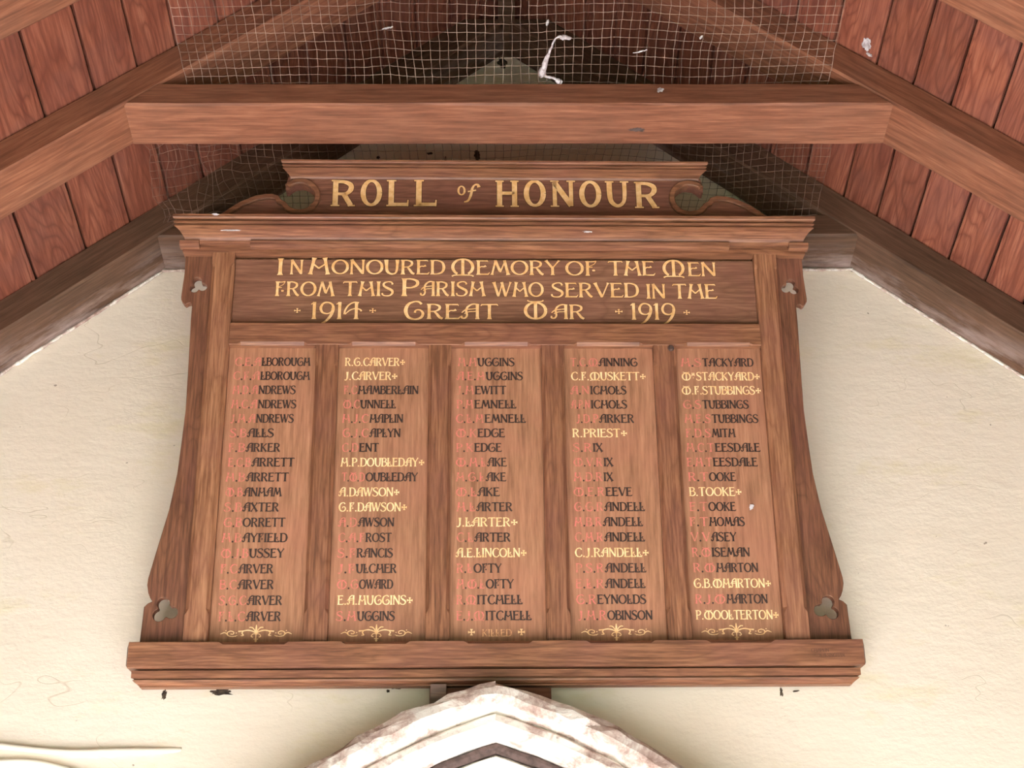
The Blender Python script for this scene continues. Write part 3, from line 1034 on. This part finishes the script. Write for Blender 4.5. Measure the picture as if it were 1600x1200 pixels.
def glyph_faces(glyphs, text, u0, u1, v0, h, w, extra=0.0, wide=1.0):
    """letters fitted between u0 and u1; returns verts, faces"""
    V, F = [], []
    tot = sum(glyphs[c][0] for c in text)
    sx = (u1 - u0) / (tot * h) if tot else 1
    x = u0
    for ch in text:
        gw, strokes = glyphs[ch]
        for s in strokes:
            k = len(V)
            n = len(s)
            for i, (p, ww) in enumerate(s):
                a = s[max(i - 1, 0)][0]
                b = s[min(i + 1, n - 1)][0]
                d = (b - a)
                d = d.normalized() if d.length > 1e-9 else Vector((0, 1))
                # widths stay true when letters are squeezed or stretched
                nn = Vector((-d.y, d.x))
                hw = ww * wide / 2 + extra / h
                ex = 0.0
                if extra and i == 0: ex = -extra / h
                if extra and i == n - 1: ex = extra / h
                q = p + d * ex
                kx = math.sqrt(max(sx, .3)) / max(sx, .3)
                for sg in (1, -1):
                    V.append((x + (q.x + sg * nn.x * hw * kx) * h * sx, v0 + (q.y + sg * nn.y * hw) * h, w))
            for i in range(n - 1):
                F.append((k + 2 * i, k + 2 * i + 1, k + 2 * i + 3, k + 2 * i + 2))
        x += gw * h * sx
    return V, F


def lettering(name, chunks, mats, parent):
    """chunks: (verts, faces, material slot)"""
    V, F, I = [], [], []
    for v, f, m in chunks:
        k = len(V)
        V += v
        F += [tuple(i + k for i in q) for q in f]
        I += [m] * len(f)
    me = bpy.data.meshes.new(name)
    me.from_pydata(V, [], F)
    for p, i in zip(me.polygons, I):
        p.material_index = i
    return link(name, me, mats, parent)


crest_child = [o for o in B.children if o.name.startswith('crest_board')][0]
for t, u0, u1, v0, h in ROLL:
    lt = lettering('crest_letter', [glyph_faces(P_, t, u0, u1, v0, h, -0.0054, 0.0022 if h > .07 else .001) + (1,), glyph_faces(P_, t, u0, u1, v0, h, -0.0048) + (0,)],
                   [M['gold'], M['outline']], crest_child)
for t, u0, u1, v0, h in HEAD:
    lettering('heading_lettering', [glyph_faces(G, t, u0, u1, v0, h, -0.0215, 0.0011, 0.95) + (1,), glyph_faces(G, t, u0, u1, v0, h, -0.0211, 0, 0.95) + (0,)],
              [M['gold'], M['outline']], hp)
for ci, block in enumerate(NAMES):
    for ri, line in enumerate(block.split('\n')):
        a = line.split()
        us = [int(q) / 1e4 for q in a[1:]]
        v0 = 0.7825 - 0.04255 * ri
        h = 0.0252
        if '|' in a[0]:
            red, blk_ = a[0].split('|')
            # initials in faded red, their points in black
            chunks = [glyph_faces(G, blk_, us[1], us[2], v0, h, -0.0240, 0, 1.22) + (1,)]
            tot = sum(G[c_][0] for c_ in red)
            x = us[0]
            sp = (us[1] - us[0] - 0.002) / tot
            for c_ in red:
                gw = G[c_][0] * sp
                chunks.append(glyph_faces(G, c_, x, x + gw, v0, h, -0.0240, 0, .9 if c_ != '.' else 1.3) + (1 if c_ == '.' else 0,))
                x += gw
            o = lettering('name_lettering', chunks, [M['red'], M['black']], panels[ci])
            o['label'] = 'black name with faded red initials'
        else:
            o = lettering('name_lettering', [glyph_faces(G, a[0], us[0], us[1], v0, h, -0.0240, 0, 0.98) + (0,)], [M['gold_bright']], panels[ci])
            o['label'] = 'gilded name followed by a small cross'
# gilded scroll ornament at the foot of four columns
def orn(cx, cy, W_):
    half = [cv([(0, .10), (.10, .22), (.26, .28), (.42, .24), (.56, .22)], [.03, .04, .045, .04, .05]), cv([(.40, .24), (.44, .14), (.40, .02), (.48, .0)], [.03, .04, .05, .02]),
            cv([(.02, .06), (.06, .30), (.14, .42), (.22, .42)], [.03, .03, .04, .03]), cv([(.01, .10), (.10, .08), (.15, -.03), (.09, -.08)], [.03, .03, .03, .04]),
            cv([(.58, .02), (.72, -.04), (.86, .0), (.92, .10), (1.0, .16), (1.12, .08)], [.02, .03, .03, .035, .04, .02]), cv([(.88, .02), (.90, .16), (.80, .24), (.70, .18), (.72, .08), (.80, .09)], [.03, .035, .03, .03, .03, .04]),
            dot(.95, .26, .02), dot(.62, .14, .02), dot(.64, -.03, .018)]
    mid = [cv([(0, .56), (0, .30), (0, .05)], [.02, .07, .03]), cv([(0, .05), (0, -.18), (0, -.26), (0, -.36)], [.03, .03, .08, .02]), ln(-.07, -.18, .07, -.18, .03)]
    S = W_ / 2.24
    SY = S * 0.62
    V, F = [], []
    for sg, L in ((1, half), (-1, half), (1, mid)):
        for s in L:
            k = len(V); n = len(s)
            for i, (p, ww) in enumerate(s):
                d = (s[min(i + 1, n - 1)][0] - s[max(i - 1, 0)][0]).normalized()
                for q in (1, -1):
                    V.append((cx + sg * (p.x - q * d.y * ww / 2) * S, cy + (p.y + q * d.x * ww * 0.7) * SY, -0.0240))
            for i in range(n - 1):
                F.append((k + 2 * i, k + 2 * i + 1, k + 2 * i + 3, k + 2 * i + 2))
    return V, F


for ci, cx in ((0, -0.626), (1, -0.3155), (3, 0.3084), (4, 0.6228)):
    lettering('scroll_ornament', [orn(cx, 0.021, 0.184) + (0,)], [M['gold_bright']], panels[ci])['label'] = 'gilded scroll at the foot of the column'
lettering('scroll_ornament', [glyph_faces(G, '+', -0.0800, -0.0570, 0.0150, 0.028, -0.024) + (0,), glyph_faces(G, 'KILLED', -0.042, 0.036, 0.0165, 0.019, -0.024, 0, .9) + (1,),
                              glyph_faces(G, '+', 0.0500, 0.0730, 0.0150, 0.028, -0.024) + (0,)], [M['gold_bright'], flat('rubbed_gold', srgb(232, 178, 128), 0.5, c2=srgb(196, 138, 96), scale=120)], panels[2])['label'] = 'small worn gilded word between two crosses'
rail = [o for o in B.children if o.name.startswith('bottom_rail')][0]
lettering('maker_mark', [glyph_faces(G, 'CHAPLIN', 0.8035, 0.8500, -0.0370, 0.0085, 0.0206) + (0,), glyph_faces(G, 'WALSINGHAM', 0.8230, 0.8900, -0.0500, 0.0090, 0.0206) + (0,)],
          [flat('stamped_mark', srgb(92, 58, 42), 0.7)], rail)

# small iron bolt head at the top of the right-hand mullion
V, F = tube([(0.4900, 0.828, 0.000), (0.4900, 0.828, 0.006)], [0.0095, 0.006], 10)
link('bolt_head', mesh_of(V, F), M['nail'], B)

# ------------------------------------------------------------------ bird net under the ridge
def netz(x, y):
    z = 5.018 + 0.010 * noise.noise(Vector((x * 2.2, y * 3.0, 1.3)))
    z += 0.012 * math.exp(-((x + 0.36) / 0.05) ** 2) * (1 if y < -0.70 else 0)
    if y > -0.54:                                            # slack behind the collar, crumpled to the left
        z += -0.02 + 0.02 * noise.noise(Vector((x * 4, y * 7, 5)))
        f = max(0.0, (-0.86 - x) / 0.3)
        z -= 0.05 * f
    return z


NX, NY = 0.0258, 0.0305
xs = [-1.18 + NX * i for i in range(int(2.30 / NX))]
ysn = [-1.26 + NY * i for i in range(int(1.25 / NY))]
V, E = [], []
idx = {}
rn = random.Random(11)
for i, x in enumerate(xs):
    for j, y in enumerate(ysn):
        lim = 0.955 if y < -0.54 else (1.12 if x < 0 else 1.0)
        if y > -0.09 and x < -1.0:
            continue
        if abs(x) > lim + 0.004 * rn.uniform(-1, 1):
            continue
        q = Vector((x, y, 0))
        dx = 0.016 * noise.noise(Vector((x * 3.1, y * 5.0, 9.0))) + rn.uniform(-.0012, .0012)
        dy = 0.020 * noise.noise(Vector((x * 2.6, y * 3.0, 17.0))) + rn.uniform(-.0012, .0012)
        if y > -0.54 and x < -0.8:
            dx += 0.035 * noise.noise(Vector((x * 11, y * 12, 2)))
            dy += 0.035 * noise.noise(Vector((x * 11, y * 12, 7)))
        idx[(i, j)] = len(V)
        V.append(Vector((x + dx, y + dy, netz(x, y) + rn.uniform(-.0008, .0008))))
strands = []
def strand(a, b, r):
    d = (b - a).normalized()
    p = d.cross(Vector((0, 0, 1)))
    p = p.normalized() if p.length > 1e-4 else Vector((1, 0, 0))
    q = d.cross(p)
    R3 = [(p * math.cos(t) + q * math.sin(t)) * r for t in (0, PI / 2, PI, PI * 1.5)]
    k = len(nv)
    for e in R3: nv.append(a + e)
    for e in R3: nv.append(b + e)
    for m_ in range(4):
        nf.append((k + m_, k + (m_ + 1) % 4, k + 4 + (m_ + 1) % 4, k + 4 + m_))
nv, nf = [], []
for (i, j), a in idx.items():
    for dd_ in ((1, 0), (0, 1)):
        b = idx.get((i + dd_[0], j + dd_[1]))
        if b is not None and rn.random() > 0.004:
            rad_ = 0.00075 if V[a].y < -0.56 else 0.0007
            mid = (V[a] + V[b]) / 2 + Vector((rn.uniform(-1, 1), rn.uniform(-1, 1), -1)) * 0.0009
            strand(V[a], mid, rad_)
            strand(mid, V[b], rad_)
    # knot
    r = 0.0016
    k = len(nv)
    c_ = V[a]
    for d_ in ((1, 0, 0), (-1, 0, 0), (0, 1, 0), (0, -1, 0), (0, 0, 1), (0, 0, -1)):
        nv.append(c_ + Vector(d_) * r)
    for f_ in ((0, 2, 4), (2, 1, 4), (1, 3, 4), (3, 0, 4), (2, 0, 5), (1, 2, 5), (3, 1, 5), (0, 3, 5)):
        nf.append(tuple(k + q_ for q_ in f_))
me = bpy.data.meshes.new('net')
me.from_pydata([tuple(v) for v in nv], [], nf)
for p_ in me.polygons:
    p_.material_index = 1 if p_.center.y > -0.55 else 0
tag(link('bird_net', me, [M['net'], M['net_shaded']]), 'fine square-meshed bird net stretched over the collars below the ridge', 'net')

# ------------------------------------------------------------------ debris
def blob(name, pts, rad, label, cat, mat='white', seed=1, n=7):
    Q = smooth_pts([Vector(p) for p in pts], 6)
    rs = []
    for i in range(len(Q)):
        t = i / (len(Q) - 1) * (len(rad) - 1)
        a = min(int(t), len(rad) - 2)
        rs.append(max(.0006, (rad[a] + (rad[a + 1] - rad[a]) * (t - a)) * (1 + .5 * noise.noise(Vector((i * .9, seed, 3))))))
    Q = [q + Vector((noise.noise(Vector((i * .7, seed, 1))), noise.noise(Vector((i * .7, seed, 2))), noise.noise(Vector((i * .7, seed, 5))))) * .004 for i, q in enumerate(Q)]
    Q = [q + Vector((noise.noise(Vector((i * 2.3, seed, 8))), noise.noise(Vector((i * 2.3, seed, 4))), 0)) * .003 * (1 if len(pts) > 4 else 0) for i, q in enumerate(Q)]
    V, F = tube(Q, rs, n)
    return tag(link(name, mesh_of(V, F), M[mat], smooth=True), label, cat)


blob('cobweb_rag', [(0.175, -0.850, 5.008), (0.150, -0.855, 5.008), (0.130, -0.850, 5.006), (0.110, -0.79, 5.006), (0.095, -0.735, 5.004), (0.098, -0.722, 5.004), (0.128, -0.712, 5.003), (0.145, -0.700, 5.003), (0.150, -0.690, 5.008)],
     [.004, .008, .002, .0035, .009, .012, .004, .004, .009, .004], 'long ragged white strand caught in the net above the collar', 'debris', seed=4)
for k_, (a_, b_, r_, lb) in enumerate([((0.355, -0.800, 5.006), (0.395, -0.812, 5.006), .0025, 'thin white feather on the net right of the ragged strand'),
                                       ((0.548, -0.862, 5.006), (0.542, -0.850, 5.006), .0035, 'tiny white tuft on the net, farthest right'),
                                       ((0.108, -0.915, 5.006), (0.104, -0.898, 5.006), .0045, 'small pinkish white tuft on the net above the ragged strand'),
                                       ((-0.36, -0.885, 5.006), (-0.33, -0.892, 5.006), .0030, 'small pale tuft on the net, upper left of centre'),
                                       ((0.02, -0.97, 5.006), (-0.155, -0.83, 5.008), .0, '')]):
    if r_:
        m_ = [(p + q) / 2 for p, q in zip(a_, b_)]
        blob('feather', [a_, m_, b_], [r_ * .4, r_, r_ * .5], lb, 'feather', seed=k_ + 9)
# droppings: thin chalky patches lying on timber
def patch(name, c, ux, uy, nrm, a, b, label, cat, seed, mat='white', parent=None, th=0.0015):
    c, ux, uy, nrm = Vector(c), Vector(ux).normalized(), Vector(uy).normalized(), Vector(nrm).normalized()
    n = 32
    V = []
    for lev, k in ((0.0, 1.0), (th, 0.8)):
        for i in range(n):
            t = 2 * PI * i / n
            r = 1 + .5 * noise.noise(Vector((math.cos(t) * 1.6, math.sin(t) * 1.6, seed))) + .45 * noise.noise(Vector((math.cos(t) * 5, math.sin(t) * 5, seed + 4)))
            V.append(c + (ux * math.cos(t) * a + uy * math.sin(t) * b) * r * k + nrm * lev)
    F = [(i, (i + 1) % n, n + (i + 1) % n, n + i) for i in range(n)] + [tuple(range(n, 2 * n)), tuple(range(n))[::-1]]
    o = link(name, mesh_of(V, F), M[mat], parent)
    if cat: tag(o, label, cat)
    return o


def roofpt(s, t, y, d=0.0):
    return (s * (W + t * CA) - s * SA * d, y, ZJ + HR / CA - t * SA - CA * d)


dn = (-SA, 0, -CA)
patch('bird_dropping_or_gouge', roofpt(1, -0.085, -0.745, 0.0005), (0, 1, 0), (CA, 0, -SA), dn, .024, .014, 'white bird dropping on a ceiling board at the upper right', 'dropping', 3.1)
patch('bird_dropping_or_gouge', roofpt(1, -0.070, -0.715, 0.0005), (0, 1, 0), (CA, 0, -SA), dn, .006, .010, 'small white spot beside the larger dropping on the right-hand boards', 'dropping', 5.2)
patch('bird_dropping_or_gouge', (0.438, -0.6985, 4.966), (1, 0, .1), (0.2, 0, 1), (0, -1, 0), .010, .009, 'pale grey speck on the front of the light collar, right of centre', 'dropping', 8.4)
pv = lambda u, v, w_: tuple(board.matrix_world @ Vector((u, v, w_)))
for k_, (u, v, w_, a, b, lb) in enumerate([(-0.745 - .005, 1.166, .058, .028, .0025, 'thin white streak under the left end of the cornice'),
                                          (-0.795, 1.2045, .0805, .009, .004, 'white spot on the top edge of the cornice, far left'),
                                          (0.262, 1.166, .058, .014, .003, 'short white streak under the cornice, right of centre'),
                                          (0.687, 0.369, -.024, .006, .009, 'white blob in the last name column, beside the fourth gilded name')]):
    patch('bird_dropping_or_gouge', pv(u, v, w_), tuple(bu), tuple(bv), tuple(bn), a, b, lb, 'dropping', k_ * 3.3 + 1)
for u, v, a, b, sd in ((-0.0, 0, 0, 0, 0),):
    pass
# crumbled holes in the plaster just under the board, and dark scars in the gable
holes = [(-0.755, 3.402, .030, .009), (-0.905, 3.397, .006, .012), (-0.30, 3.414, .020, .006), (-0.325, 3.402, .005, .004), (0.738, 3.396, .008, .003), (0.700, 3.394, .004, .012),
         (-0.105, 5.46, .010, .030), (-0.215, 5.44, .004, .012), (-0.45, 5.45, .006, .006), (-0.015, 5.965, .016, .030), (-0.27, 5.47, .012, .005)]
for k_, (x, z, a, b) in enumerate(holes):
    patch('plaster_hole', (x, -0.0005, z), (1, 0, 0), (0, 0, 1), (0, -1, 0), a, b, None, None, k_ * 2.7, 'dark', wall, 0.001)
# ragged plaster lip where wall meets the wall truss

patch('bird_dropping_or_gouge', (0.375, -0.60, ZJ + 0.0045), (1, 0, 0), (0, 1, 0), (0, 0, -1), .024, .007, 'dull grey gouge mark under the light collar, right of centre', 'dropping', 6.6, mat='bare')  # gouge in the timber, drawn as a flat grey patch
lip = []
rr2 = random.Random(5)
def lip_run(p, q, sd):
    p, q = Vector(p), Vector(q)
    n = int((q - p).length / 0.018)
    pts, rad = [], []
    for i in range(n + 1):
        t = i / n
        pts.append(p.lerp(q, t) + Vector((0, 0, -0.004 + 0.007 * noise.noise(Vector((i * .5, sd, 0))))))
        rad.append(0.0045 + 0.004 * noise.noise(Vector((i * .8, sd, 3))) + rr2.uniform(0, .0015))
    lip.append(tube(pts, rad, 6))
lip_run((-2.0, -0.010, ZJ - (2.0 - W) * TA), (-W, -0.010, ZJ), 1.0)
lip_run((-W, -0.010, ZJ + 0.004), (W, -0.010, ZJ + 0.004), 2.0)
lip_run((W, -0.010, ZJ), (2.0, -0.010, ZJ - (2.0 - W) * TA), 3.0)
link('plaster_lip', mesh_of(*join(lip)), M['lime'], wall, smooth=True)
